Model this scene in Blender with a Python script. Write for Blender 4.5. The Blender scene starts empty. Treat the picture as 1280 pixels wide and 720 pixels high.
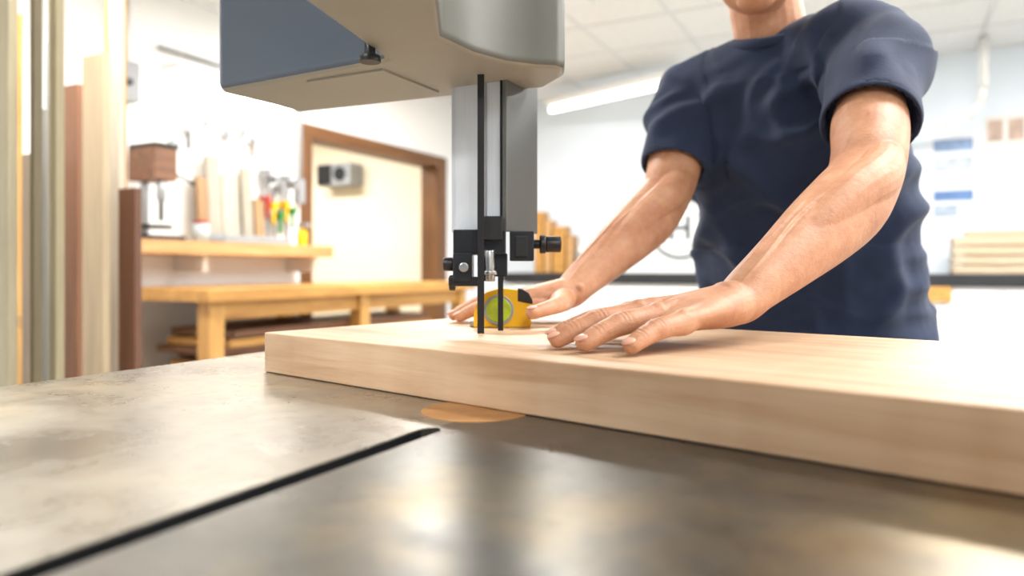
import bpy, bmesh, math, random
import numpy as np
from mathutils import Vector, Matrix, noise
random.seed(7)
S2=Vector((.459,.889,0)).normalized(); T2=Vector((S2.y,-S2.x,0)); TH=math.atan2(T2.y,T2.x)
scene=bpy.context.scene; COL=scene.collection
def RW(x,y,z=0): return T2*x+S2*y+Vector((0,0,z))
def lin(c):
    return tuple(((v/255)/12.92 if v/255<=.04045 else ((v/255+.055)/1.055)**2.4) for v in c)+(1,)
# ---------------- materials
def newmat(name):
    m=bpy.data.materials.new(name); m.use_nodes=True
    nt=m.node_tree; b=nt.nodes['Principled BSDF']; return m,nt,b
def mat(name,c,rough=.5,metal=0,var=.12,scale=8,bump=.0,bscale=60,stretch=(1,1,1),coat=0,rvar=0):
    m,nt,b=newmat(name); N=nt.nodes; L=nt.links
    tc=N.new('ShaderNodeTexCoord'); mp=N.new('ShaderNodeMapping'); mp.inputs['Scale'].default_value=stretch
    L.new(tc.outputs['Object'],mp.inputs['Vector'])
    n=N.new('ShaderNodeTexNoise'); n.inputs['Scale'].default_value=scale; n.inputs['Detail'].default_value=5
    L.new(mp.outputs[0],n.inputs['Vector'])
    r=N.new('ShaderNodeValToRGB'); l=lin(c)
    r.color_ramp.elements[0].position=.3; r.color_ramp.elements[1].position=.7
    r.color_ramp.elements[0].color=tuple(max(0,v*(1-var)) for v in l[:3])+(1,)
    r.color_ramp.elements[1].color=tuple(min(1,v*(1+var)) for v in l[:3])+(1,)
    L.new(n.outputs['Fac'],r.inputs['Fac']); L.new(r.outputs['Color'],b.inputs['Base Color'])
    b.inputs['Roughness'].default_value=rough; b.inputs['Metallic'].default_value=metal
    b.inputs['Coat Weight'].default_value=coat
    if rvar:
        mr=N.new('ShaderNodeMapRange'); mr.inputs['To Min'].default_value=rough-rvar; mr.inputs['To Max'].default_value=rough+rvar
        L.new(n.outputs['Fac'],mr.inputs['Value']); L.new(mr.outputs[0],b.inputs['Roughness'])
    if bump:
        n2=N.new('ShaderNodeTexNoise'); n2.inputs['Scale'].default_value=bscale; n2.inputs['Detail'].default_value=4
        L.new(mp.outputs[0],n2.inputs['Vector'])
        bp=N.new('ShaderNodeBump'); bp.inputs['Strength'].default_value=bump; bp.inputs['Distance'].default_value=.002
        L.new(n2.outputs['Fac'],bp.inputs['Height']); L.new(bp.outputs[0],b.inputs['Normal'])
    return m
def wood(name,c1,c2,axis='Z',rough=.5,scale=1.0):
    m,nt,b=newmat(name); N=nt.nodes; L=nt.links
    tc=N.new('ShaderNodeTexCoord'); mp=N.new('ShaderNodeMapping')
    s={'X':(1.2,16,16),'Y':(16,1.2,16),'Z':(16,16,1.2)}[axis]
    mp.inputs['Scale'].default_value=tuple(v*scale for v in s); L.new(tc.outputs['Object'],mp.inputs['Vector'])
    n=N.new('ShaderNodeTexNoise'); n.inputs['Scale'].default_value=1.6; n.inputs['Detail'].default_value=8; n.inputs['Distortion'].default_value=.6
    L.new(mp.outputs[0],n.inputs['Vector'])
    n3=N.new('ShaderNodeTexNoise'); n3.inputs['Scale'].default_value=9; n3.inputs['Detail'].default_value=4
    L.new(mp.outputs[0],n3.inputs['Vector'])
    mx=N.new('ShaderNodeMath'); mx.operation='MULTIPLY_ADD'; mx.inputs[1].default_value=.3
    L.new(n3.outputs['Fac'],mx.inputs[0]); 
    mm=N.new('ShaderNodeMath'); mm.operation='MULTIPLY'; mm.inputs[1].default_value=.7
    L.new(n.outputs['Fac'],mm.inputs[0]); L.new(mm.outputs[0],mx.inputs[2])
    r=N.new('ShaderNodeValToRGB'); r.color_ramp.elements[0].position=.33; r.color_ramp.elements[1].position=.64
    r.color_ramp.elements[0].color=lin(c1); r.color_ramp.elements[1].color=lin(c2)
    L.new(mx.outputs[0],r.inputs['Fac']); L.new(r.outputs['Color'],b.inputs['Base Color'])
    b.inputs['Roughness'].default_value=rough
    bp=N.new('ShaderNodeBump'); bp.inputs['Strength'].default_value=.15; bp.inputs['Distance'].default_value=.001
    L.new(mx.outputs[0],bp.inputs['Height']); L.new(bp.outputs[0],b.inputs['Normal'])
    return m
def emis(name,c,s):
    m,nt,b=newmat(name); b.inputs['Base Color'].default_value=lin(c); b.inputs['Emission Color'].default_value=lin(c); b.inputs['Emission Strength'].default_value=s; return m

M={}
M['wall_w']=mat('wall_white_paint',(246,245,242),.7,var=.02,scale=3,bump=.05)
M['wall_b']=mat('wall_paleblue_paint',(224,234,244),.7,var=.03,scale=2,bump=.05)
M['cream']=mat('cream_paint',(240,228,204),.7,var=.02,scale=3)
M['ceil']=mat('ceiling_tile',(238,239,238),.8,var=.03,scale=20,bump=.1)
M['grid']=mat('ceiling_grid_metal',(222,224,224),.4,var=.03)
M['floor']=mat('floor_concrete',(150,146,138),.5,var=.15,scale=3,bump=.1)
M['doorwood']=wood('door_frame_wood',(88,54,26),(128,86,46),'Z')
M['doorwoodY']=wood('door_header_wood',(88,54,26),(128,86,46),'Y')
M['bench']=wood('bench_wood',(158,110,50),(202,152,80),'Y')
M['benchleg']=wood('bench_leg_wood',(172,122,60),(206,158,88),'Z')
M['brown']=wood('brown_wood',(88,56,36),(132,90,60),'Y')
M['shelf']=wood('shelf_wood',(172,122,72),(206,164,112),'Y')
M['steel']=mat('brushed_steel',(170,172,174),.3,1,var=.08,scale=4,stretch=(20,20,1))
M['dsteel']=mat('dark_steel',(40,42,48),.35,.5,var=.15)
M['black']=mat('black_plastic',(20,20,23),.4,var=.2)
M['blade']=mat('blade_steel_black',(18,18,22),.5,.2,var=.1)
M['whitecab']=mat('white_laminate',(236,236,234),.35,var=.02)
M['ctop']=mat('black_countertop',(34,36,40),.35,var=.2)
M['yellow']=mat('yellow_plastic',(240,186,14),.35,var=.04)
M['lime']=mat('lime_label',(168,190,44),.35,var=.25,scale=60)
M['green']=mat('green_plastic',(60,130,60),.4,var=.1)
M['red']=mat('red_plastic',(170,50,40),.4,var=.1)
M['grey']=mat('grey_plastic',(150,152,155),.45,var=.08)
M['lgrey']=mat('light_grey_metal',(196,198,200),.4,var=.05)

def group(name,loc=(0,0,0)):
    e=bpy.data.objects.new(name,None); e.location=loc; e.empty_display_size=.05; COL.objects.link(e); return e
def put(o,parent):
    if parent: 
        o.parent=parent; o.matrix_parent_inverse=Matrix.Translation(-Vector(parent.location))
    return o
class B:
    """mesh builder: frame 'room' uses room axes (x along back wall, y along left wall)"""
    def __init__(s,name,frame='room'):
        s.name=name; s.f=frame; s.bm=bmesh.new(); s.mats=[]
    def mi(s,m):
        if m not in s.mats: s.mats.append(m)
        return s.mats.index(m)
    def box(s,x0,x1,y0,y1,z0,z1,m,rot=None):
        c=Vector(((x0+x1)/2,(y0+y1)/2,(z0+z1)/2)); d=(x1-x0,y1-y0,z1-z0)
        r=bmesh.ops.create_cube(s.bm,size=1); vs=r['verts']
        for v in vs:
            p=Vector((v.co.x*d[0],v.co.y*d[1],v.co.z*d[2]))
            if rot: p=rot@p
            v.co=p+c
        i=s.mi(m)
        for f in {f for v in vs for f in v.link_faces}: f.material_index=i
    def cyl(s,p0,p1,r,m,seg=24,r2=None):
        p0=Vector(p0);p1=Vector(p1);d=p1-p0
        q=d.to_track_quat('Z','Y').to_matrix().to_4x4()
        g=bmesh.ops.create_cone(s.bm,cap_ends=True,segments=seg,radius1=r,radius2=r if r2 is None else r2,depth=d.length,matrix=Matrix.Translation((p0+p1)/2)@q)
        i=s.mi(m)
        for f in {f for v in g['verts'] for f in v.link_faces}: f.material_index=i; f.smooth=len(f.verts)==4
    def sph(s,c,r,m,sc=(1,1,1)):
        g=bmesh.ops.create_uvsphere(s.bm,u_segments=20,v_segments=12,radius=r,matrix=Matrix.Translation(c)@Matrix.Diagonal((*sc,1)))
        i=s.mi(m)
        for f in {f for v in g['verts'] for f in v.link_faces}: f.material_index=i; f.smooth=True
    def tor(s,c,R,r,m,axis='Y',n=36,k=8):
        i=s.mi(m); rows=[]
        for a in range(n):
            A=2*math.pi*a/n; row=[]
            for b in range(k):
                Bq=2*math.pi*b/k; rr=R+r*math.cos(Bq); h=r*math.sin(Bq)
                p={'Y':(rr*math.cos(A),h,rr*math.sin(A)),'Z':(rr*math.cos(A),rr*math.sin(A),h),'X':(h,rr*math.cos(A),rr*math.sin(A))}[axis]
                row.append(s.bm.verts.new(Vector(c)+Vector(p)))
            rows.append(row)
        for a in range(n):
            for b in range(k):
                f=s.bm.faces.new((rows[a][b],rows[(a+1)%n][b],rows[(a+1)%n][(b+1)%k],rows[a][(b+1)%k])); f.material_index=i; f.smooth=True
    def prism(s,poly,lo,hi,m,axis='Z',facemats=None,lomat=None):
        def P(a,b,h): return {'Z':(a,b,h),'Y':(a,h,b),'X':(h,a,b)}[axis]
        A=[s.bm.verts.new(P(*p,lo)) for p in poly]; Bv=[s.bm.verts.new(P(*p,hi)) for p in poly]
        i=s.mi(m); n=len(poly)
        f=s.bm.faces.new(A); f.material_index=s.mi(lomat) if lomat else i
        f=s.bm.faces.new(list(reversed(Bv))); f.material_index=i
        for k in range(n):
            f=s.bm.faces.new((A[k],A[(k+1)%n],Bv[(k+1)%n],Bv[k])); f.material_index=s.mi(facemats[k]) if facemats and k in facemats else i
    def done(s,parent=None,bevel=0,seg=2,smooth=False):
        bm=s.bm; bmesh.ops.recalc_face_normals(bm,faces=bm.faces)
        xs=[v.co for v in bm.verts]
        c=Vector(((min(v.x for v in xs)+max(v.x for v in xs))/2,(min(v.y for v in xs)+max(v.y for v in xs))/2,min(v.z for v in xs)))
        for v in bm.verts: v.co-=c
        me=bpy.data.meshes.new(s.name); 
        bm.to_mesh(me); bm.free()
        for m in s.mats: me.materials.append(m)
        o=bpy.data.objects.new(s.name,me); COL.objects.link(o)
        if s.f=='room': o.location=RW(c.x,c.y,c.z); o.rotation_euler=(0,0,TH)
        else: o.location=c
        if smooth:
            for p in me.polygons: p.use_smooth=True
        if bevel:
            b=o.modifiers.new('bevel','BEVEL'); b.width=bevel; b.segments=seg; b.limit_method='ANGLE'; b.angle_limit=math.radians(40)
            if seg>2:
                for p in me.polygons: p.use_smooth=True
                w=o.modifiers.new('wn','WEIGHTED_NORMAL'); w.keep_sharp=False
        put(o,parent); return o

# ---------------- camera
cam=bpy.data.cameras.new('camera'); co=bpy.data.objects.new('camera',cam); COL.objects.link(co)
co.location=(0,0,1.08); co.rotation_euler=(math.pi/2,0,0)
cam.sensor_width=36; cam.lens=25.3125; cam.shift_y=-24/1280; cam.clip_start=.02
cam.dof.use_dof=True; cam.dof.focus_distance=.80; cam.dof.aperture_fstop=2.9
scene.camera=co
try:
    scene.view_settings.view_transform='Standard'; scene.view_settings.look='None'
except Exception: pass

# ---------------- room shell
XL,XR,YB,YF,H=-3.75,3.6,6.3,-3.0,2.7
b=B('floor'); b.box(-7.2,XR+.1,YF-.1,YB+.1,-.1,0,M['floor']); b.done()
b=B('ceiling'); b.box(-7.2,XR+.1,YF-.1,YB+.1,H,H+.1,M['ceil']); b.done()
g=B('trim_1')
x=XL+.15
while x<XR: g.box(x-.012,x+.012,YF,YB,H-.008,H,M['grid']); x+=.6
y=YF+.3
while y<YB: g.box(XL,XR,y-.012,y+.012,H-.007,H,M['grid']); y+=.6
g.done()
b=B('wall_left')
b.box(XL-.15,XL,YF-.1,4.0,0,H,M['wall_w']); b.box(XL-.15,XL,5.74,YB+.1,0,H,M['wall_w']); b.box(XL-.15,XL,4.0,5.74,2.06,H,M['wall_w']); b.done()
b=B('wall_back'); b.box(XL,XR,YB,YB+.1,0,H,M['wall_b']); b.done()
b=B('wall_right'); b.box(XR,XR+.1,YF-.1,YB+.1,0,H,M['wall_w']); b.done()
b=B('wall_front'); b.box(XL,XR,YF-.1,YF,0,.9,M['wall_w']); b.box(XL,XR,YF-.1,YF,2.3,H,M['wall_w'])
b.box(XL,-2.6,YF-.1,YF,.9,2.3,M['wall_w']); b.box(2.6,XR,YF-.1,YF,.9,2.3,M['wall_w']); b.done()
b=B('added_window_1')  # unseen window behind the camera, added to let sky light in
for xx in (-2.6,-1.3,0,1.3,2.56): b.box(xx,xx+.05,YF-.08,YF-.02,.9,2.3,M['whitecab'])
for zz in (.9,1.6,2.25): b.box(-2.6,2.6,YF-.08,YF-.02,zz,zz+.05,M['whitecab'])
b.done()
b=B('wall_annex')
b.box(-7.2,-7.1,2.5,YB+.1,0,H,M['cream']); b.box(-7.2,XL-.15,YB,YB+.1,0,H,M['cream']); b.box(-7.2,XL-.15,2.5,2.6,0,H,M['cream']); b.done()
b=B('door_frame')  # door frame: two jambs and a header
b.box(XL-.17,XL+.02,3.92,4.03,0,2.13,M['doorwood']); b.box(XL-.17,XL+.02,5.70,5.86,0,2.13,M['doorwood'])
b.box(XL-.17,XL+.021,3.92,5.86,2.04,2.14,M['doorwoodY']); b.done(bevel=.004)
b=B('baseboard_left'); b.box(XL,XL+.015,YF,3.9,0,.1,M['grey']); b.done()
b=B('baseboard_back'); b.box(XL,XR,YB-.015,YB,0,.1,M['grey']); b.done()

# ---------------- lights
def fixture(x,y,z=H-.01,w=1.25,d=.32,power=45,ang=0):
    gname=group('added_ceiling_light',RW(x,y,z-.05))  # unseen fixtures, added for soft overhead light
    f=B('housing'); f.box(x-w/2-.03,x+w/2+.03,y-d/2-.03,y+d/2+.03,z-.03,z,M['whitecab']); f.done(gname)
    l=bpy.data.lights.new('lamp','AREA'); l.shape='RECTANGLE'; l.size=w; l.size_y=d; l.energy=power; l.color=(1,.99,.97)
    o=bpy.data.objects.new('lamp',l); o.location=RW(x,y,z-.035); o.rotation_euler=(0,0,TH); COL.objects.link(o); put(o,gname)
for (x,y,p) in ((-2.2,1.2,80),(-2.2,3.9,104),(.4,3.9,104),(1.0,1.6,78),(2.6,3.2,104),(-.8,-1.3,72),(1.4,-1.3,72)): fixture(x,y,power=p)
fixture(-5.4,4.8,power=92)
def tube(name,p0,p1,power):
    p0=Vector(p0);p1=Vector(p1); g=group(name,(p0+p1)/2)
    f=B('tube','world'); f.cyl(p0,p1,.022,emis(name+'_tube',(255,250,240),power)); f.done(g)
    d=(p1-p0).normalized(); ang=math.atan2(d.y,d.x); L=(p1-p0).length
    f=B('tray','world'); c=(p0+p1)/2+Vector((0,0,.05)); f.box(c.x-L/2,c.x+L/2,c.y-.08,c.y+.08,c.z-.02,c.z+.03,M['whitecab'])
    for v in f.bm.verts: v.co=Matrix.Rotation(ang,3,'Z')@(v.co-c)+c
    f.done(g)
    return g
tube('fluorescent_lamp',(1.244,5.5,2.50),(.35,6.45,2.50),5)
tube('fluorescent_lamp',RW(-3.62,2.75,2.18),RW(-3.62,3.7,2.18),14)
w=bpy.data.worlds.new('world'); scene.world=w; w.use_nodes=True
nt=w.node_tree; sky=nt.nodes.new('ShaderNodeTexSky'); sky.sky_type='HOSEK_WILKIE'; sky.turbidity=6
sky.sun_direction=Vector((-.3,.5,.8)).normalized()
nt.links.new(sky.outputs[0],nt.nodes['Background'].inputs[0]); nt.nodes['Background'].inputs[1].default_value=1.5

# ---------------- bandsaw table etc
def tablemat(name,c0,c1,c2,r0,r1,spk):
    m,nt,b=newmat(name); N=nt.nodes; L=nt.links
    tc=N.new('ShaderNodeTexCoord')
    n=N.new('ShaderNodeTexNoise'); n.inputs['Scale'].default_value=5; n.inputs['Detail'].default_value=7; n.inputs['Roughness'].default_value=.6
    L.new(tc.outputs['Object'],n.inputs['Vector'])
    r=N.new('ShaderNodeValToRGB'); e=r.color_ramp.elements
    e[0].position=.30; e[0].color=lin(c0); e[1].position=.70; e[1].color=lin(c2)
    x=e.new(.54); x.color=lin(c1)
    L.new(n.outputs['Fac'],r.inputs['Fac'])
    n4=N.new('ShaderNodeTexNoise'); n4.inputs['Scale'].default_value=60; n4.inputs['Detail'].default_value=7; n4.inputs['Roughness'].default_value=.75
    L.new(tc.outputs['Object'],n4.inputs['Vector'])
    r4=N.new('ShaderNodeValToRGB'); r4.color_ramp.elements[0].position=.30; r4.color_ramp.elements[0].color=(.62,.56,.46,1); r4.color_ramp.elements[1].position=.48; r4.color_ramp.elements[1].color=(1,1,1,1)
    L.new(n4.outputs['Fac'],r4.inputs['Fac'])
    mx=N.new('ShaderNodeMix'); mx.data_type='RGBA'; mx.blend_type='MULTIPLY'; mx.inputs['Factor'].default_value=spk
    L.new(r.outputs['Color'],mx.inputs[6]); L.new(r4.outputs['Color'],mx.inputs[7]); L.new(mx.outputs[2],b.inputs['Base Color'])
    mp=N.new('ShaderNodeMapping'); mp.inputs['Scale'].default_value=(3,160,1); L.new(tc.outputs['Object'],mp.inputs['Vector'])
    s=N.new('ShaderNodeTexNoise'); s.inputs['Scale'].default_value=1; s.inputs['Detail'].default_value=3; L.new(mp.outputs[0],s.inputs['Vector'])
    n2=N.new('ShaderNodeTexNoise'); n2.inputs['Scale'].default_value=11; n2.inputs['Detail'].default_value=6; n2.inputs['Roughness'].default_value=.6; L.new(tc.outputs['Object'],n2.inputs['Vector'])
    mr=N.new('ShaderNodeMapRange'); mr.inputs['From Min'].default_value=.33; mr.inputs['From Max'].default_value=.67; mr.inputs['To Min'].default_value=r0; mr.inputs['To Max'].default_value=r1
    L.new(n2.outputs['Fac'],mr.inputs['Value']); L.new(mr.outputs[0],b.inputs['Roughness'])
    b.inputs['Metallic'].default_value=.88
    bp=N.new('ShaderNodeBump'); bp.inputs['Strength'].default_value=.08; bp.inputs['Distance'].default_value=.0005
    L.new(s.outputs['Fac'],bp.inputs['Height']); L.new(bp.outputs[0],b.inputs['Normal'])
    return m
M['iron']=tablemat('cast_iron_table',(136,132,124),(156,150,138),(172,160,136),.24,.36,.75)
M['iron2']=tablemat('cast_iron_painted_reflection',(86,84,81),(102,99,93),(140,124,96),.25,.37,.65)  # darker base colour stands in for the dark housing reflected right of the slot
M['paint']=mat('machine_paint',(96,97,91),.45,var=.04,scale=5,bump=.04)
M['under']=mat('machine_paint_bounce_lit',(152,149,136),.5,var=.05,scale=5,bump=.04)  # machine paint made lighter: bounce light from the plank put into the colour
M['paintblue']=mat('machine_door_paint',(88,97,110),.25,.3,var=.1,scale=3)
M['alu']=mat('guide_post_aluminium',(206,212,220),.4,.25,var=.04,stretch=(30,30,1))
M['insert']=wood('insert_wood',(132,88,46),(176,128,76),'X')
saw=group('bandsaw',RW(-.17,.3,0))
TZ=.95; t=B('saw_table')
sx,sw=-.325,.0095
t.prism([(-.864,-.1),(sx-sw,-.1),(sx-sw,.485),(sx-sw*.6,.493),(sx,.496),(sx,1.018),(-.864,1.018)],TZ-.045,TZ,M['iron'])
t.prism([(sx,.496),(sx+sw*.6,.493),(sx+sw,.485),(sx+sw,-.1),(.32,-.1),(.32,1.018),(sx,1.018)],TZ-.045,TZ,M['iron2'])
t.done(saw)
t=B('slot_floor'); t.box(sx-.014,sx+.014,-.1,.5,TZ-.06,TZ-.046,M['black']); t.done(saw)  # black floor, darkness of the slot's depth put into the colour
t=B('slot_shade_sheets'); t.box(sx-sw-.0002,sx-sw+.0006,-.1,.486,TZ-.046,TZ-.001,M['black']); t.box(sx+sw-.0006,sx+sw+.0002,-.1,.486,TZ-.046,TZ-.001,M['black']); t.done(saw)  # black sheets on the slot walls stand in for shade
t=B('table_insert','world'); t.cyl((-.033,.660,TZ-.01),(-.033,.660,TZ+.0003),.050,M['insert'],48); t.done(saw)
t=B('table_ribs')
for yy in (-.05,.3,.6,.96): t.box(-.84,.3,yy-.01,yy+.01,TZ-.1,TZ-.062,M['paint'])
t.box(-.45,.0,.35,.8,.0,TZ-.1,M['paint']); t.box(-.55,.05,-.25,.85,0,.12,M['paint']); t.done(saw,bevel=.01)
poly=[(-.328,1.113),(-.352,1.06),(-.398,.985),(-.396,.970),(-.147,.828),(-.19,.643),(-.405,-.129),(-.533,-.378),(-.311,-.493),(-.182,-.244),(-.066,.643),(-.0725,.75),(-.04,.805),(-.005,.838),(.03,.853),(.052,.856),(.0635,.868),(.066,.905),(.045,.96),(-.06,.995)]
h=B('upper_housing','world'); h.prism(poly,1.32,2.1,M['paint'],facemats={0:M['paintblue'],1:M['paintblue'],2:M['paintblue'],3:M['paintblue']},lomat=M['under']); h.done(saw,bevel=.010,seg=4)
h=B('wheel_cover','room'); h.box(-.42,-.10,-.3,.55,1.75,2.1,M['paint']); h.done(saw,bevel=.02,seg=3)
h=B('spine'); h.box(-.30,-.05,-.58,-.30,0,1.33,M['paint']); h.done(saw,bevel=.015,seg=3)
h=B('access_panel'); 
cx,cy=T2.dot(Vector((-.18,.945,0))),S2.dot(Vector((-.18,.945,0)))
h.box(cx-.06,cx+.06,cy-.062,cy+.062,1.3172,1.322,M['under']); 
h.done(saw,bevel=.0008)
h=B('housing_knob','world'); h.cyl((-.155,.785,1.308),(-.155,.785,1.325),.006,M['black']); h.cyl((-.155,.785,1.305),(-.155,.785,1.312),.012,M['black']); h.done(saw,bevel=.001)
gp=B('guide_post')
px,py=T2.dot(Vector((-.005,.916,0))),S2.dot(Vector((-.005,.916,0)))
gp.box(px-.085,px-.004,py,py+.02,1.128,1.40,M['alu'])
gp.box(px-.034,px-.031,py-.003,py+.002,1.128,1.40,M['grey'])
gp.box(px-.010,px-.0075,py-.004,py+.002,1.128,1.40,M['dsteel'])
gp.box(px-.0065,px,py-.004,py+.088,1.128,1.40,mat('guide_post_side',(104,106,104),.4,.3,var=.04))
gp.box(px-.085,px-.077,py,py+.088,1.128,1.40,M['alu'])
gp.done(saw,bevel=.001)
bl=B('blade','world'); bl.box(-.0427,-.0343,.8884,.8896,.80,1.42,M['blade']); bl.done(saw)
bl=B('guard_rod','world'); bl.box(-.0182,-.0112,.926,.930,1.0005,1.10,M['blade']); bl.done(saw)
gd=B('blade_guide','world')
gd.box(-.075,-.008,.915,.965,1.098,1.130,M['dsteel'])
gd.box(-.074,-.050,.900,.950,1.064,1.100,M['dsteel'])
gd.box(-.080,-.040,.905,.935,1.058,1.070,M['black'])
gd.box(-.026,-.006,.925,.955,1.070,1.100,M['dsteel'])
gd.box(-.042,-.012,.899,.914,1.116,1.146,M['black'])
gd.box(-.003,.028,.915,.960,1.090,1.128,M['dsteel'])
gd.box(.004,.020,.911,.916,1.095,1.122,M['black'])
gd.cyl((.026,.94,1.112),(.046,.94,1.112),.006,M['dsteel'])
gd.cyl((.036,.94,1.112),(.044,.94,1.112),.012,M['black']); gd.cyl((.044,.94,1.112),(.064,.94,1.112),.0105,M['black'])
gd.cyl((-.088,.925,1.086),(-.074,.925,1.086),.009,M['black']); gd.cyl((-.074,.925,1.086),(-.070,.925,1.086),.005,M['dsteel'])
gd.cyl((-.080,.92,1.062),(-.072,.92,1.062),.010,M['black'])
gd.cyl((-.029,.915,1.064),(-.029,.915,1.104),.0075,M['steel']); gd.cyl((-.029,.915,1.072),(-.029,.915,1.078),.011,M['steel'])
gd.cyl((-.060,.898,1.082),(-.060,.893,1.082),.006,M['steel'])
gd.done(saw,bevel=.0015)

# ---------------- plank
def plankmat():
    m,nt,b=newmat('maple_plank'); N=nt.nodes; L=nt.links
    tc=N.new('ShaderNodeTexCoord'); mp=N.new('ShaderNodeMapping'); mp.inputs['Scale'].default_value=(1.5,16,26); L.new(tc.outputs['Object'],mp.inputs['Vector'])
    n=N.new('ShaderNodeTexNoise'); n.inputs['Scale'].default_value=1.6; n.inputs['Detail'].default_value=9; n.inputs['Roughness'].default_value=.6; n.inputs['Distortion'].default_value=.6; L.new(mp.outputs[0],n.inputs['Vector'])
    r=N.new('ShaderNodeValToRGB'); r.color_ramp.elements[0].position=.32; r.color_ramp.elements[1].position=.64
    r.color_ramp.elements[0].color=lin((184,147,114)); r.color_ramp.elements[1].color=lin((213,184,153))
    L.new(n.outputs['Fac'],r.inputs['Fac'])
    mp2=N.new('ShaderNodeMapping'); mp2.inputs['Scale'].default_value=(11,1.5,1); L.new(tc.outputs['Object'],mp2.inputs['Vector'])
    n2=N.new('ShaderNodeTexNoise'); n2.inputs['Scale'].default_value=1; n2.inputs['Detail'].default_value=3; L.new(mp2.outputs[0],n2.inputs['Vector'])
    r2=N.new('ShaderNodeValToRGB'); r2.color_ramp.elements[0].position=.32; r2.color_ramp.elements[1].position=.58
    r2.color_ramp.elements[0].color=(.80,.71,.64,1); r2.color_ramp.elements[1].color=(1,1,1,1); L.new(n2.outputs['Fac'],r2.inputs['Fac'])
    mx=N.new('ShaderNodeMix'); mx.data_type='RGBA'; mx.blend_type='MULTIPLY'; mx.inputs['Factor'].default_value=.6
    L.new(r.outputs['Color'],mx.inputs[6]); L.new(r2.outputs['Color'],mx.inputs[7]); L.new(mx.outputs[2],b.inputs['Base Color'])
    b.inputs['Roughness'].default_value=.5
    bp=N.new('ShaderNodeBump'); bp.inputs['Strength'].default_value=.1; bp.inputs['Distance'].default_value=.001
    L.new(n.outputs['Fac'],bp.inputs['Height']); L.new(bp.outputs[0],b.inputs['Normal'])
    return m
U=Vector((.771,-.637,0)).normalized(); Nn=Vector((-U.y,U.x,0)); PL=1.1; PW=.42; P0=Vector((-.312,.907,TZ+.0005))
bm=bmesh.new(); bmesh.ops.create_cube(bm,size=1)
for v in bm.verts: v.co=Vector((v.co.x*PL,v.co.y*PW,v.co.z*.0495))
me=bpy.data.meshes.new('wood_plank'); bm.to_mesh(me); bm.free(); me.materials.append(plankmat())
o=bpy.data.objects.new('wood_plank',me); COL.objects.link(o); o.location=P0+U*PL/2+Nn*PW/2+Vector((0,0,.0495/2)); o.rotation_euler=(0,0,math.atan2(U.y,U.x))
bv=o.modifiers.new('b','BEVEL'); bv.width=.0015; bv.segments=2

# ---------------- tape measure
tm=B('tape_measure','world')
prof=[(-.052,1.0005),(.026,1.0005),(.026,1.030),(.021,1.044),(.011,1.051),(-.016,1.054),(-.036,1.048),(-.048,1.034),(-.052,1.018)]
tm.prism(prof,.978,1.008,M['yellow'],axis='Y')
tm.prism([(.008,1.036),(.028,1.032),(.028,1.037),(.023,1.047),(.014,1.0525),(.008,1.0535)],.976,1.010,M['black'],axis='Y')
tm.cyl((-.018,.9775,1.024),(-.018,.974,1.024),.0205,M['grey'],40); tm.cyl((-.018,.9745,1.024),(-.018,.9725,1.024),.017,M['lime'],40)
tm.box(-.058,-.051,.985,1.003,1.0005,1.008,M['steel'])
tm.done(bevel=.003,seg=3)

# ---------------- figure
def cr(p0,p1,p2,p3,t):
    return .5*((2*p1)+(p2-p0)*t+(2*p0-5*p1+4*p2-p3)*t*t+(3*p1-p0-3*p2+p3)*t**3)
def loft(bm,pts,up=Vector((0,0,1)),n=20,sub=5,cap=True):
    P=[Vector(p[0]) for p in pts]; R=[Vector((p[1],p[2],0)) for p in pts]
    C=[];Q=[]
    m=len(P)
    for i in range(m-1):
        a,b_,c,d=max(i-1,0),i,i+1,min(i+2,m-1)
        for k in range(sub):
            t=k/sub; C.append(cr(P[a],P[b_],P[c],P[d],t)); Q.append(cr(R[a],R[b_],R[c],R[d],t))
    C.append(P[-1]); Q.append(R[-1])
    rings=[]
    def frame(i):
        t=(C[min(i+1,len(C)-1)]-C[max(i-1,0)]).normalized()
        s=t.cross(up); 
        if s.length<1e-4: s=t.cross(Vector((0,1,0)))
        s.normalize(); u=s.cross(t).normalized(); return t,s,u
    def ring(c,s,u,rx,ry): return [bm.verts.new(c+s*rx*math.cos(2*math.pi*k/n)+u*ry*math.sin(2*math.pi*k/n)) for k in range(n)]
    t,s,u=frame(0); e=min(Q[0].x,Q[0].y)
    if cap:
        for a in (78,52,26): A=math.radians(a); rings.append(ring(C[0]-t*e*math.sin(A),s,u,Q[0].x*math.cos(A),Q[0].y*math.cos(A)))
    for i in range(len(C)):
        t,s,u=frame(i); rings.append(ring(C[i],s,u,Q[i].x,Q[i].y))
    e=min(Q[-1].x,Q[-1].y)
    if cap:
        for a in (26,52,78): A=math.radians(a); rings.append(ring(C[-1]+t*e*math.sin(A),s,u,Q[-1].x*math.cos(A),Q[-1].y*math.cos(A)))
    for i in range(len(rings)-1):
        for k in range(n): bm.faces.new((rings[i][k],rings[i][(k+1)%n],rings[i+1][(k+1)%n],rings[i+1][k]))
    bm.faces.new(list(reversed(rings[0]))); bm.faces.new(rings[-1])
def ball(bm,c,r,sc=(1,1,1)):
    bmesh.ops.create_uvsphere(bm,u_segments=16,v_segments=10,radius=r,matrix=Matrix.Translation(c)@Matrix.Diagonal((*sc,1)))
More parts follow.
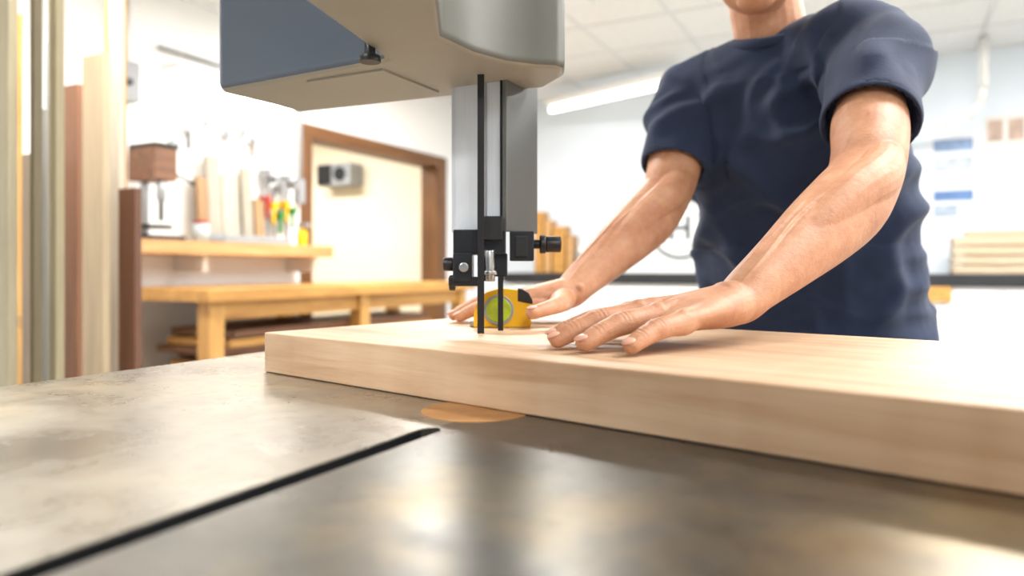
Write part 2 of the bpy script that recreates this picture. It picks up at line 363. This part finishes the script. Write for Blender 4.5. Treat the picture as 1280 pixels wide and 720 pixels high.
def remeshed(bm,name,vox,it,fac=.5):
    bmesh.ops.recalc_face_normals(bm,faces=bm.faces)
    me=bpy.data.meshes.new(name+'_src'); bm.to_mesh(me); bm.free()
    o=bpy.data.objects.new(name,me); COL.objects.link(o)
    r=o.modifiers.new('r','REMESH'); r.mode='VOXEL'; r.voxel_size=vox
    s=o.modifiers.new('s','SMOOTH'); s.factor=fac; s.iterations=it
    dg=bpy.context.evaluated_depsgraph_get(); ev=o.evaluated_get(dg); nm=bpy.data.meshes.new_from_object(ev)
    o.modifiers.clear(); o.data=nm; nm.name=name
    for p in nm.polygons: p.use_smooth=True
    return o
def skinmat():
    m,nt,b=newmat('skin'); N=nt.nodes; L=nt.links
    tc=N.new('ShaderNodeTexCoord')
    n=N.new('ShaderNodeTexNoise'); n.inputs['Scale'].default_value=24; n.inputs['Detail'].default_value=9; n.inputs['Roughness'].default_value=.7; L.new(tc.outputs['Object'],n.inputs['Vector'])
    r=N.new('ShaderNodeValToRGB'); e=r.color_ramp.elements; e[0].position=.30; e[0].color=lin((174,118,88)); e[1].position=.70; e[1].color=lin((206,158,126))
    x=e.new(.5); x.color=lin((193,140,108))
    L.new(n.outputs['Fac'],r.inputs['Fac']); L.new(r.outputs['Color'],b.inputs['Base Color'])
    b.inputs['Roughness'].default_value=.5; b.inputs['Specular IOR Level'].default_value=.4
    b.inputs['Subsurface Weight'].default_value=.1; b.inputs['Subsurface Radius'].default_value=(.01,.004,.002); b.inputs['Subsurface Scale'].default_value=.4
    v=N.new('ShaderNodeTexVoronoi'); v.inputs['Scale'].default_value=600; L.new(tc.outputs['Object'],v.inputs['Vector'])
    v2=N.new('ShaderNodeTexNoise'); v2.inputs['Scale'].default_value=190; v2.inputs['Detail'].default_value=6; L.new(tc.outputs['Object'],v2.inputs['Vector'])
    ad=N.new('ShaderNodeMath'); ad.operation='MULTIPLY_ADD'; ad.inputs[1].default_value=.4; L.new(v.outputs['Distance'],ad.inputs[0]); L.new(v2.outputs['Fac'],ad.inputs[2])
    bp=N.new('ShaderNodeBump'); bp.inputs['Strength'].default_value=.42; bp.inputs['Distance'].default_value=.001
    L.new(ad.outputs[0],bp.inputs['Height']); L.new(bp.outputs[0],b.inputs['Normal'])
    return m
SK=skinmat(); NAIL=mat('fingernail',(216,164,142),.35,var=.04,scale=50)
man=group('man',(.6,1.4,0))
V=Vector
shL=V((.567,1.135,1.430)); elL=V((.460,.930,1.195)); wrL=V((.242,.772,1.044))
shR=V((.335,1.36,1.41)); elR=V((.275,1.27,1.21)); wrR=V((.087,1.105,1.042))
sk=bmesh.new(); nails=bmesh.new(); Z0=1.0; creases=[]
def hand(W,F,S,sc,thumb,fingers,fr):
    F=V(F).normalized(); S=V(S).normalized()
    P=lambda f,s,z: V((W.x,W.y,0))+F*f*sc+S*s*sc+V((0,0,Z0+z))
    q=sc
    loft(sk,[(W,.0300,.023),(P(.02,.0,.040),.033*q,.023),(P(.05,.0,.036),.041*q,.020),(P(.078,-.001,.031),.044*q,.0165),(P(.096,-.001,.027),.042*q,.013)],n=28)
    for nm,(m_,t_,bend) in fingers.items():
        m3=P(*m_); t3=P(*t_)
        L=(t3-m3); pip=m3+L*.46+V((0,0,bend)); dip=m3+L*.76+V((0,0,bend*.62))
        k=fr*(.9 if nm=='pinky' else 1.0)
        loft(sk,[(m3-L*.18,.0105*k,.0105*k),(m3,.0110*k,.0115*k),(m3+L*.23+V((0,0,bend*.6)),.0102*k,.0096*k),(pip,.0106*k,.0100*k),(m3+L*.61+V((0,0,bend*.85)),.0095*k,.0088*k),(dip,.0094*k,.0084*k),(t3-L.normalized()*.006,.0084*k,.0068*k)],n=16,sub=3)
        ball(sk,m3+V((0,0,.0020*k)),.0105*k)
        base=P(.015,m_[1]*.45,.051)
        top=m3+V((0,0,.0115)); mid=(base+top)/2+V((0,0,.0032))
        loft(sk,[(base,.0022,.0022),(mid,.0025,.0025),(top,.003,.003)],n=8,sub=4)
        d1=(dip-m3).normalized(); creases.append((pip,d1,.0009)); creases.append((dip,(t3-pip).normalized(),.0007))
        d=(t3-dip).normalized(); sd=d.cross(V((0,0,1))).normalized(); u=sd.cross(d).normalized()
        c=t3-d*.0045+u*.0046*k
        mt=Matrix.Translation(c)@Matrix((d,sd,u)).transposed().to_4x4()@Matrix.Diagonal((.0074,.0062*k,.0024,1))
        bmesh.ops.create_uvsphere(nails,u_segments=14,v_segments=8,radius=1,matrix=mt)
    tp=[P(*p) for p in thumb]
    loft(sk,[(tp[0],.017,.018),(tp[1],.0150,.0155),(tp[2],.0118,.0118),(tp[3],.0100,.0090)],n=16,sub=5)
    creases.append((tp[2],(tp[3]-tp[1]).normalized(),.0006))
    d=(tp[3]-tp[2]).normalized(); sd=d.cross(V((0,0,1))).normalized(); u=sd.cross(d).normalized()
    mt=Matrix.Translation(tp[3]+u*.0072)@Matrix((d,sd,u)).transposed().to_4x4()@Matrix.Diagonal((.0085,.0070,.0025,1))
    bmesh.ops.create_uvsphere(nails,u_segments=14,v_segments=8,radius=1,matrix=mt)
    loft(sk,[(P(.03,.015,.032),.016,.012),(P(.06,.035,.028),.014,.010),(P(.080,.036,.026),.010,.008)],n=12)
FL=V((-.935,-.355,0)).normalized()
hand(wrL,FL,(-.355,.935,0),1.13,
  [(.022,.022,.032),(.058,.052,.026),(.088,.070,.017),(.112,.078,.0108)],
  {'index':((.098,.033,.031),(.176,.043,.0085),.005),'middle':((.102,.010,.034),(.188,.010,.0085),.006),
   'ring':((.097,-.014,.032),(.178,-.023,.0085),.006),'pinky':((.087,-.037,.027),(.152,-.056,.008),.005)},1.22)
hand(wrR,(-.99,-.12,0),(.12,-.99,0),.98,
  [(.012,.026,.034),(.028,.070,.032),(.040,.116,.030),(.080,.152,.022)],
  {'index':((.098,.031,.030),(.178,.040,.0085),.006),'middle':((.101,.008,.033),(.186,.010,.0085),.007),
   'ring':((.095,-.014,.031),(.176,-.018,.0085),.007),'pinky':((.085,-.034,.026),(.148,-.045,.008),.006)},1.12)
def lerp(a,b,t): return a+(b-a)*t
def arm(sh,el,wr,F,k=1):
    F=V(F).normalized(); drop=V((0,0,-.006))
    loft(sk,[(lerp(sh,el,.08),.036*k,.036*k),(lerp(sh,el,.28),.042*k,.042*k),(lerp(sh,el,.5),.046*k,.047*k),(lerp(sh,el,.66),.050*k,.051*k),(lerp(sh,el,.84),.047*k,.048*k),(el+V((-.004,.006,.0)),.046*k,.046*k),
       (lerp(el,wr,.2)+drop,.0490*k,.0495*k),(lerp(el,wr,.42)+drop,.0460*k,.045*k),(lerp(el,wr,.68)+drop*.6,.038*k,.035*k),(lerp(el,wr,.9),.0315,.027),(wr,.030,.0235),(wr+F*.012,.031,.0235)],n=32,sub=6)
    d=(wr-el).normalized(); sd=d.cross(V((0,0,1))).normalized(); u=sd.cross(d)
    loft(sk,[(lerp(sh,el,.82)-sd*.018,.024,.024),(lerp(el,wr,.08)-sd*.026+u*.014,.030*k,.030*k),(lerp(el,wr,.32)-sd*.023+u*.017,.027*k,.026*k),(lerp(el,wr,.62)-sd*.014+u*.010,.017,.017)],n=16)
    loft(sk,[(el+sd*.018-u*.014,.028,.028),(lerp(el,wr,.25)+sd*.023-u*.012,.026,.026),(lerp(el,wr,.6)+sd*.014-u*.008,.018,.018)],n=16)
    for o1,o2 in ((-.02,-.010),(.004,.006)):
        loft(sk,[(lerp(el,wr,.30)-sd*(-o1)+u*.040*k,.0022,.0022),(lerp(el,wr,.55)+sd*(o1*.4)+u*.0365*k,.0024,.0024),(lerp(el,wr,.8)+sd*o2+u*.0285,.002,.002),(wr+sd*o2+u*.021,.0018,.0018)],n=8,sub=6)
    ball(sk,wr-F*.014+V((.0,-.020,.008)),.0090)
arm(shL,elL,wrL,FL); arm(shR,elR,wrR,(-.99,-.12,0),.97)
wdir=V((.8,-.6,0)); fdir=V((-.6,-.8,0))
NB=V((.458,1.262,1.43))
loft(sk,[(V((.58,1.38,.98)),.13,.09),(V((.53,1.33,1.15)),.13,.09),(V((.485,1.285,1.34)),.12,.08),(NB,.09,.06)],up=fdir,n=28)
loft(sk,[(lerp(shL,NB,.6),.035,.035),(lerp(shL,elL,.1),.036,.036)],n=16); loft(sk,[(lerp(shR,NB,.6),.033,.033),(lerp(shR,elR,.1),.036,.036)],n=16)
HC=V((.402,1.180,1.641)); hf=V((-.38,-.86,-.34)).normalized(); hs=hf.cross(V((0,0,1))).normalized(); hu=hs.cross(hf).normalized()
def HP(f,s,u): return HC+hf*f+hs*s+hu*u
loft(sk,[(V((.458,1.268,1.43)),.058,.058),(V((.448,1.252,1.49)),.060,.060),(HP(-.03,0,-.085),.058,.058),(HP(-.02,0,-.03),.05,.055)],up=fdir,n=24)
loft(sk,[(HP(.070,0,-.112),.030,.020),(HP(.054,0,-.102),.052,.042),(HP(.030,0,-.080),.063,.062),(HP(.012,0,-.045),.069,.078),(HP(.0,0,0),.074,.090),(HP(-.004,0,.045),.077,.096),(HP(-.008,0,.085),.062,.078),(HP(-.01,0,.108),.034,.042)],up=hf,n=32)
loft(sk,[(HP(.088,0,.012),.007,.006),(HP(.102,0,-.015),.009,.009),(HP(.112,0,-.035),.012,.010)],up=hf,n=12)
for s_ in (-1,1):
    ball(sk,HP(.103,s_*.012,-.036),.008); 
    loft(sk,[(HP(-.005,s_*.077,-.028),.005,.010),(HP(-.01,s_*.083,0),.005,.016),(HP(-.013,s_*.085,.022),.005,.013)],up=hf,n=12)
    loft(sk,[(HP(.088,s_*.010,.028),.006,.006),(HP(.082,s_*.04,.032),.006,.006),(HP(.066,s_*.056,.022),.005,.005)],n=10)
loft(sk,[(HP(.084,-.022,-.064),.005,.004),(HP(.095,0,-.060),.007,.005),(HP(.084,.022,-.064),.005,.004)],n=10)
loft(sk,[(HP(.082,-.020,-.071),.004,.004),(HP(.093,0,-.072),.007,.006),(HP(.082,.020,-.071),.004,.004)],n=10)
body=remeshed(sk,'skin_body',.0013,7,.5); body.data.materials.append(SK)
me=body.data; nv=len(me.vertices); arr=np.empty(nv*3,np.float32); me.vertices.foreach_get('co',arr); arr=arr.reshape(-1,3)
nn_=np.empty(nv*3,np.float32); me.vertices.foreach_get('normal',nn_); nn_=nn_.reshape(-1,3)
for (c,d,amp) in creases:
    r_=arr-np.array(c,np.float32); dd=r_@np.array(d,np.float32); dist=np.linalg.norm(r_,axis=1)
    msk=(dist<.016)&(nn_[:,2]>.2)&(np.abs(dd)<.0075)
    arr[msk]-=nn_[msk]*(amp*(.5+.5*np.cos(2*np.pi*dd[msk]/.0045))*np.exp(-(dd[msk]/.0055)**2)*np.clip(nn_[msk,2]*1.3,0,1))[:,None]
me.vertices.foreach_set('co',arr.reshape(-1)); me.update(); put(body,man)
me=bpy.data.meshes.new('fingernails'); nails.to_mesh(me); nails.free(); me.materials.append(NAIL)
for p in me.polygons: p.use_smooth=True
o=bpy.data.objects.new('fingernails',me); COL.objects.link(o); put(o,man)
e=B('eyes','world')
for s_ in (-1,1):
    e.sph(HP(.068,s_*.032,.008),.0125,M['whitecab']); e.sph(HP(.0785,s_*.032,.006),.0045,M['black'])
e.done(man)
hb=bmesh.new()
loft(hb,[(HP(-.045,0,-.06),.05,.045),(HP(-.04,0,-.02),.072,.062),(HP(-.018,0,.03),.081,.084),(HP(-.006,0,.075),.074,.090),(HP(-.010,0,.106),.048,.056)],up=hf,n=28)
hair=remeshed(hb,'hair',.004,4); hair.data.materials.append(mat('brown_hair',(70,50,36),.6,var=.3,scale=60,stretch=(1,1,.3),bump=.6,bscale=200)); put(hair,man)
# ---- t-shirt
sb=bmesh.new()
nC=V((-.22,-.30,.93)).normalized(); cC=V((.449,1.250,1.482))
tors=[(V((.590,1.395,.86)),.208,.142),(V((.580,1.388,.96)),.206,.140),(V((.558,1.365,1.08)),.199,.134),(V((.527,1.33,1.20)),.194,.130),(V((.495,1.295,1.31)),.188,.122),(V((.475,1.275,1.385)),.165,.102),(V((.462,1.262,1.44)),.112,.082),(V((.453,1.254,1.470)),.078,.070),(cC,.070,.066)]
loft(sb,tors,up=fdir,n=40,sub=6,cap=False)
hemL=lerp(shL,elL,.62); hemR=lerp(shR,elR,.74); dL=(elL-shL).normalized(); dR=(elR-shR).normalized()
RL=(.066,.067); RR=(.060,.063)
loft(sb,[(V((.50,1.25,1.39)),.07,.07),(shL+V((-.035,.025,.004)),.074,.070),(shL+dL*.03,.070,.071),(lerp(shL,hemL,.6),.067,.069),(hemL,*RL)],n=32,sub=6,cap=False)
loft(sb,[(V((.43,1.28,1.38)),.07,.065),(shR+V((.03,-.02,.004)),.068,.066),(shR+dR*.03,.066,.068),(lerp(shR,hemR,.6),.062,.065),(hemR,*RR)],n=32,sub=6,cap=False)
loft(sb,[(cC+V((.01,0,-.035)),.055,.05),(lerp(cC,shL,.55)+V((0,0,-.010)),.062,.058),(shL+V((-.008,.008,.0)),.068,.067)],n=24)
loft(sb,[(cC+V((-.01,0,-.035)),.055,.05),(lerp(cC,shR,.55)+V((0,0,-.014)),.058,.056),(shR+V((.006,-.006,.0)),.065,.064)],n=24)
shirt=remeshed(sb,'t_shirt',.0045,8,.5)
me=shirt.data; bm=bmesh.new(); bm.from_mesh(me); bm.normal_update()
def ridge(x): return math.exp(-(x*4.4)**2)
apL=V((.55,1.19,1.30)); apR=V((.38,1.32,1.28))
def segd(p,a,b_):
    t=max(0,min(1,(p-a).dot(b_-a)/(b_-a).length_squared)); return (p-(a+(b_-a)*t)).length
disp=[]
for v in bm.verts:
    p=v.co; q=V((p.dot(wdir),p.dot(fdir),p.z)); wv=noise.noise_vector(p*4)*.3
    f1=ridge(noise.noise(V((q.x*6+q.z*6,q.y*4,q.z*7-q.x*7))+wv))
    f2=ridge(noise.noise(V((q.x*9-q.z*9+9,q.y*6,q.z*5+q.x*6))+wv*1.5))
    f3=ridge(noise.noise(V((q.x*4+3,q.y*4,q.z*16+q.x*5))+wv)) if p.z<1.12 else 0
    low=noise.noise(V((q.x*5,q.y*5,q.z*3)))
    near=min((p-apL).length,(p-apR).length); k=1+1.0*math.exp(-(near/.13)**2)
    if p.z>1.40: k*=.5
    h_=(f1-.45)*.012*k+(f2-.45)*.0085*k+f3*.006+low*.008
    if min(segd(p,shL,hemL),segd(p,shR,hemR))<.085: h_=max(h_+.002,-.003)   # cloth stays outside the arm
    damp=1
    for c,n_ in ((hemL,dL),(hemR,dR),(cC,nC)):
        if (p-c).length<.10: damp=min(damp,max(.12,min(1,abs((p-c).dot(n_))/.05)))
    disp.append((v,v.normal*h_*damp))
for v,d in disp: v.co+=d
for v in bm.verts:
    for c,n_,r in ((hemL,dL,.062),(hemR,dR,.055)):
        q=v.co-c; ax=q.dot(n_); rad=(q-n_*ax).length
        if -.006<ax<.012 and rad<r-.004: v.co-=n_*.028
bm.to_mesh(me); bm.free()
m_=mat('navy_cotton',(28,42,71),.85,var=.14,scale=9,bump=.35,bscale=500)
m_.node_tree.nodes['Principled BSDF'].inputs['Sheen Weight'].default_value=.08; NAVY=m_
me.materials.clear(); me.materials.append(NAVY); put(shirt,man)
def hemring(name,c,nn,rx,ry,up,r,flat):
    bm=bmesh.new(); s=nn.cross(up).normalized(); u=s.cross(nn).normalized(); n=56;k=10; rows=[]
    for a in range(n):
        A=2*math.pi*a/n; rad=(s*math.cos(A)*rx+u*math.sin(A)*ry); o_=rad.normalized(); row=[]
        for j in range(k):
            Bq=2*math.pi*j/k; row.append(bm.verts.new(c+rad+o_*r*math.cos(Bq)+nn*flat*math.sin(Bq)))
        rows.append(row)
    for a in range(n):
        for j in range(k):
            f=bm.faces.new((rows[a][j],rows[(a+1)%n][j],rows[(a+1)%n][(j+1)%k],rows[a][(j+1)%k])); f.smooth=True
    bmesh.ops.recalc_face_normals(bm,faces=bm.faces)
    me=bpy.data.meshes.new(name); bm.to_mesh(me); bm.free(); me.materials.append(NAVY)
    o=bpy.data.objects.new(name,me); COL.objects.link(o); put(o,man)
zu=V((0,0,1))
hemring('sleeve_hem_1',hemL-dL*.006,dL,RL[0]-.003,RL[1]-.003,zu,.0024,.009)
hemring('sleeve_hem_2',hemR-dR*.006,dR,RR[0]-.003,RR[1]-.003,zu,.0024,.009)
hemring('collar',cC+V((0,0,-.002)),nC,.0690,.0670,fdir,.0045,.009)
# ---- trousers & shoes
tb=bmesh.new()
loft(tb,[(V((.60,1.395,1.0)),.165,.115),(V((.605,1.40,.93)),.172,.125),(V((.61,1.405,.86)),.165,.12)],up=fdir,n=28)
feet=[]
for s_ in (-1,1):
    hip=V((.61,1.405,.86))+wdir*s_*.085; kn=V((.60,1.40,.47))+wdir*s_*.11+fdir*.02; an=V((.615,1.42,.09))+wdir*s_*.13
    loft(tb,[(hip,.088,.10),(lerp(hip,kn,.5),.080,.088),(kn,.062,.066),(lerp(kn,an,.4),.062,.066),(an,.056,.058)],up=fdir,n=24); feet.append(an)
tr=remeshed(tb,'trousers',.008,4); tr.data.materials.append(mat('dark_denim',(34,40,56),.85,var=.2,bump=.3,bscale=300)); put(tr,man)
fb=bmesh.new()
for an in feet:
    g0=V((an.x,an.y,0)); loft(fb,[(g0-fdir*.05+V((0,0,.045)),.038,.04),(g0+fdir*.05+V((0,0,.042)),.042,.038),(g0+fdir*.13+V((0,0,.034)),.048,.032),(g0+fdir*.19+V((0,0,.028)),.036,.024)],n=18)
    loft(fb,[(g0+V((0,0,.05)),.04,.045),(g0+V((0,0,.11)),.04,.045)],up=fdir,n=18)
sh=remeshed(fb,'work_shoes',.006,3); sh.data.materials.append(mat('shoe_leather',(40,32,28),.5)); put(sh,man)

# ---------------- left workbench
b=B('workbench')
b.box(-3.70,-2.88,2.40,4.95,.918,.98,M['bench'])
for (xx,yy) in ((-2.98,2.50),(-3.62,2.50),(-2.98,3.65),(-3.62,3.65),(-2.98,4.85),(-3.62,4.85)): b.box(xx-.045,xx+.045,yy-.045,yy+.045,0,.918,M['benchleg'])
b.box(-3.0,-2.96,2.5,4.85,.82,.918,M['bench']); b.box(-3.66,-2.95,2.5,4.85,.22,.26,M['bench']); b.box(-3.0,-2.96,2.5,4.85,.2,.3,M['bench'])
for i in range(11):
    x0=-3.6+random.uniform(0,.1); b.box(x0,x0+.5,2.62+random.uniform(0,.2),4.7-random.uniform(0,.3),.262+i*.045,.262+i*.045+.04,M['brown'] if i%3 else M['bench'])
b.done(bevel=.004)
b=B('wall_shelf'); b.box(XL+.002,-3.40,2.0,3.88,1.16,1.236,M['shelf'])
for yy in (2.1,2.9,3.8): b.box(XL+.002,-3.50,yy-.02,yy+.02,1.06,1.16,M['whitecab'])
b.done(bevel=.003)
b=B('drill_press')
b.box(-3.68,-3.44,2.50,2.72,1.236,1.262,M['dsteel']); b.cyl((-3.64,2.61,1.26),(-3.64,2.61,1.74),.022,M['steel'])
b.box(-3.68,-3.46,2.54,2.68,1.56,1.74,M['brown']); b.box(-3.67,-3.45,2.535,2.685,1.74,1.76,M['dsteel'])
b.cyl((-3.50,2.61,1.45),(-3.50,2.61,1.56),.024,M['steel']); b.cyl((-3.50,2.61,1.34),(-3.50,2.61,1.45),.012,M['dsteel'])
b.cyl((-3.55,2.61,1.30),(-3.55,2.61,1.32),.09,M['dsteel']); b.cyl((-3.52,2.68,1.62),(-3.46,2.78,1.56),.008,M['dsteel']); b.sph((-3.46,2.78,1.56),.015,M['black'])
b.done(bevel=.003)
b=B('glass_jar'); b.cyl((-3.5,2.87,1.237),(-3.5,2.87,1.34),.045,mat('jar_glass',(190,200,200),.1,var=.02)); b.cyl((-3.5,2.87,1.34),(-3.5,2.87,1.36),.04,M['red']); b.done()
b=B('wood_offcuts')
for (yy,w_,h_,c_) in ((3.02,.07,.40,'g3'),(3.10,.10,.54,'g1'),(3.22,.12,.44,'g2'),(3.36,.08,.50,'g1'),(3.46,.07,.30,'g3')):
    col={'g1':(176,168,152),'g2':(196,186,168),'g3':(176,140,100)}[c_]
    b.box(-3.69,-3.66,yy-w_/2,yy+w_/2,1.237,1.237+h_,wood('offcut_'+c_+str(yy),tuple(v-22 for v in col),col,'Z'),Matrix.Rotation(-.06,3,'Y'))
b.done(bevel=.002)
b=B('clamp_set')
for i,(yy,zb,c_) in enumerate(((3.54,1.46,'red'),(3.60,1.42,'yellow'),(3.66,1.36,'green'),(3.72,1.44,'yellow'),(3.78,1.40,'green'))):
    b.box(-3.735,-3.72,yy-.008,yy+.008,zb-.12,zb+.30,M['steel']); b.box(-3.74,-3.66,yy-.02,yy+.02,zb+.06,zb+.11,M[c_]); b.box(-3.74,-3.64,yy-.015,yy+.015,zb+.24,zb+.29,M['grey']); b.cyl((-3.68,yy,zb-.04),(-3.68,yy,zb+.06),.013,M[c_])
b.done(bevel=.002)
b=B('wall_tools')
for (yy,zb,L_,mm) in ((2.86,1.66,.22,'grey'),(2.96,1.80,.18,'dsteel'),(3.10,1.86,.2,'lgrey'),(3.24,1.78,.24,'grey'),(3.38,1.84,.2,'lgrey'),(3.46,1.82,.16,'brown')):
    b.cyl((-3.72,yy,zb),(-3.72,yy,zb+L_*.55),.011,M[mm]); b.box(-3.735,-3.705,yy-.022,yy+.022,zb+L_*.55,zb+L_*.8,M['steel']); b.cyl((-3.749,yy,zb+L_*.85),(-3.70,yy,zb+L_*.85),.004,M['dsteel'])
b.done(bevel=.002)
b=B('spray_bottle'); b.cyl((-3.52,3.70,1.237),(-3.52,3.70,1.33),.035,M['yellow']); b.cyl((-3.52,3.70,1.33),(-3.52,3.70,1.36),.035,M['yellow'],r2=.015); b.box(-3.55,-3.46,3.685,3.715,1.36,1.39,M['grey']); b.done(bevel=.002)
b=B('tool_tray'); b.box(-3.58,-3.42,2.97,3.5,1.237,1.255,M['grey']); b.box(-3.58,-3.57,2.97,3.5,1.255,1.29,M['grey']); b.box(-3.43,-3.42,2.97,3.5,1.255,1.28,M['grey']); b.done(bevel=.002)
b=B('conduit_pipe')
b.cyl((-3.71,3.885,1.70),(-3.71,3.885,2.69),.014,M['grey']); b.box(-3.748,-3.69,3.86,3.91,1.55,1.72,M['grey']); b.cyl((-3.71,2.75,2.36),(-3.71,3.885,2.36),.012,M['grey']); b.done()
b=B('junction_box'); b.box(-3.745,-3.66,2.46,2.60,2.0,2.22,M['grey']); b.cyl((-3.66,2.53,2.1),(-3.64,2.53,2.1),.02,M['dsteel']); b.cyl((-3.71,2.53,2.22),(-3.71,2.53,2.69),.03,M['steel']); b.done(bevel=.004)
b=B('wall_speaker')
b.box(-5.56,-5.1,6.08,6.295,1.99,2.23,M['grey']); b.box(-5.55,-5.36,6.06,6.08,2.0,2.22,M['dsteel']); b.cyl((-5.24,6.08,2.11),(-5.24,6.06,2.11),.08,M['dsteel']); b.done(bevel=.008)

# standing lumber with its rack behind (world metres)
lum=group('lumber_rack',RW(-2.7,1.6,0))
rk=B('rack_frame')
for xx in (-3.1,-2.45): rk.box(xx-.025,xx+.025,1.62,1.67,0,2.1,M['benchleg'])
for zz in (.4,.85): rk.box(-3.1,-2.33,1.60,1.62,zz,zz+.05,M['benchleg'])
rk.done(lum)
boards=[(-1.40,1.95,.17,2.5,(190,178,148)),(-1.275,1.93,.018,2.5,(110,98,72)),(-1.245,1.97,.03,2.5,(162,150,118)),(-1.60,2.45,.075,1.62,(150,148,142)),(-1.66,2.60,.05,1.9,(196,196,190)),
 (-1.465,2.30,.026,2.45,(172,166,150)),(-1.44,2.36,.088,1.68,(160,112,82)),(-1.305,2.26,.105,1.75,(206,184,152)),(-1.345,2.45,.055,2.6,(204,194,174)),(-1.215,2.29,.082,1.335,(112,72,50)),(-1.56,2.33,.05,1.45,(150,130,108))]
for i,(x,y,w_,h_,c) in enumerate(boards):
    m=wood('lumber_%d'%i,tuple(int(v*.86) for v in c),c,'Z',scale=.8)
    lx,ly=T2.dot(V((x,y,0))),S2.dot(V((x,y,0)))
    b=B('board_%d'%(i+1)); b.box(lx-w_/2,lx+w_/2,ly-.012,ly+.012,0,h_,m); b.done(lum,bevel=.002)
# ---------------- back counter
b=B('base_cabinet')
b.box(-2.95,2.0,5.62,YB-.001,0,.96,M['whitecab']); b.box(-2.98,2.03,5.58,YB-.001,.96,1.045,M['ctop'])
x=-2.9
while x<1.9:
    b.box(x,x+.58,5.60,5.625,.1,.93,M['whitecab']); x+=.6
b.box(.22,.40,5.56,5.60,.86,.96,M['bench'])
b.done(bevel=.003)
b=B('round_sign')
b.box(-1.98,-1.2,5.95,6.0,1.046,1.76,M['whitecab']); b.box(-1.9,-1.84,6.0,6.2,1.046,1.5,M['whitecab']); b.box(-1.34,-1.28,6.0,6.2,1.046,1.5,M['whitecab'])
c0=V((-1.50,5.945,1.42)); ink=mat('sign_ink',(92,98,106),.5)
b.cyl(c0+V((0,.008,0)),c0-V((0,.002,0)),.255,M['whitecab'],48); b.tor(c0,.245,.016,ink,n=56); b.tor(c0,.175,.010,ink,n=48)
b.box(-1.59,-1.55,5.936,5.946,1.32,1.52,ink); b.box(-1.455,-1.415,5.936,5.946,1.32,1.52,ink); b.box(-1.59,-1.42,5.936,5.946,1.40,1.44,ink)
b.done(bevel=.003)
b=B('wood_block_stack')
for i,(x0,x1,z1) in enumerate(((-2.84,-2.76,1.60),(-2.74,-2.68,1.52),(-2.66,-2.54,1.46),(-2.52,-2.47,1.38))): b.box(x0,x1,5.95,6.1,1.046,z1,M['shelf' if i%2 else 'bench'])
b.done(bevel=.003)
b=B('glue_bottle')
for x in (-2.38,-2.26): b.cyl((x,5.95,1.046),(x,5.95,1.22),.04,M['grey']); b.cyl((x,5.95,1.22),(x,5.95,1.30),.04,M['whitecab'],r2=.01)
b.done()
pale=wood('pale_stack_wood',(172,150,122),(200,182,156),'X')
b=B('wooden_crate')
for k in range(4): b.box(.42,1.0,5.72,5.74,1.046+k*.065,1.10+k*.065,pale); b.box(.42,1.0,6.06,6.08,1.046+k*.065,1.10+k*.065,pale); b.box(.42,.44,5.72,6.08,1.046+k*.065,1.10+k*.065,pale); b.box(.98,1.0,5.72,6.08,1.046+k*.065,1.10+k*.065,pale)
b.box(.42,1.0,5.72,6.08,1.046,1.06,pale); b.box(.5,.9,5.8,5.98,1.06,1.34,pale); b.done(bevel=.002)
def poster(name,x0,x1,z0,z1,base,bars):
    b=B(name); b.box(x0,x1,YB-.006,YB-.001,z0,z1,mat(name+'_paper',base,.5,var=.02))
    for (fx0,fx1,fz0,fz1,c) in bars: b.box(x0+(x1-x0)*fx0,x0+(x1-x0)*fx1,YB-.008,YB-.005,z0+(z1-z0)*fz0,z0+(z1-z0)*fz1,mat(name+'_ink',c,.5,var=.25,scale=14))
    b.done()
poster('wall_poster',.30,.62,1.78,2.08,(226,230,236),[(.1,.9,.6,.9,(130,155,192)),(.1,.9,.1,.45,(190,200,212))])
poster('wall_poster',.30,.62,1.44,1.74,(222,228,236),[(.1,.9,.5,.75,(90,125,178)),(.1,.6,.1,.4,(165,180,198))])
poster('photo_collage',.66,1.45,1.98,2.2,(226,224,220),[(i*.16+.02,i*.16+.14,.15,.85,random.choice([(190,165,150),(150,165,180),(205,190,175),(165,165,165)])) for i in range(6)])
b=B('dust_duct')
pts=[V((.62,5.95,2.69)),V((.62,5.95,2.35)),V((.60,5.95,2.24)),V((.52,5.95,2.15)),V((.40,5.95,2.11)),V((.1,5.95,2.10))]
for a,c in zip(pts,pts[1:]): b.cyl(a,c,.03,M['whitecab']); b.sph(c,.03,M['whitecab'])
b.done()
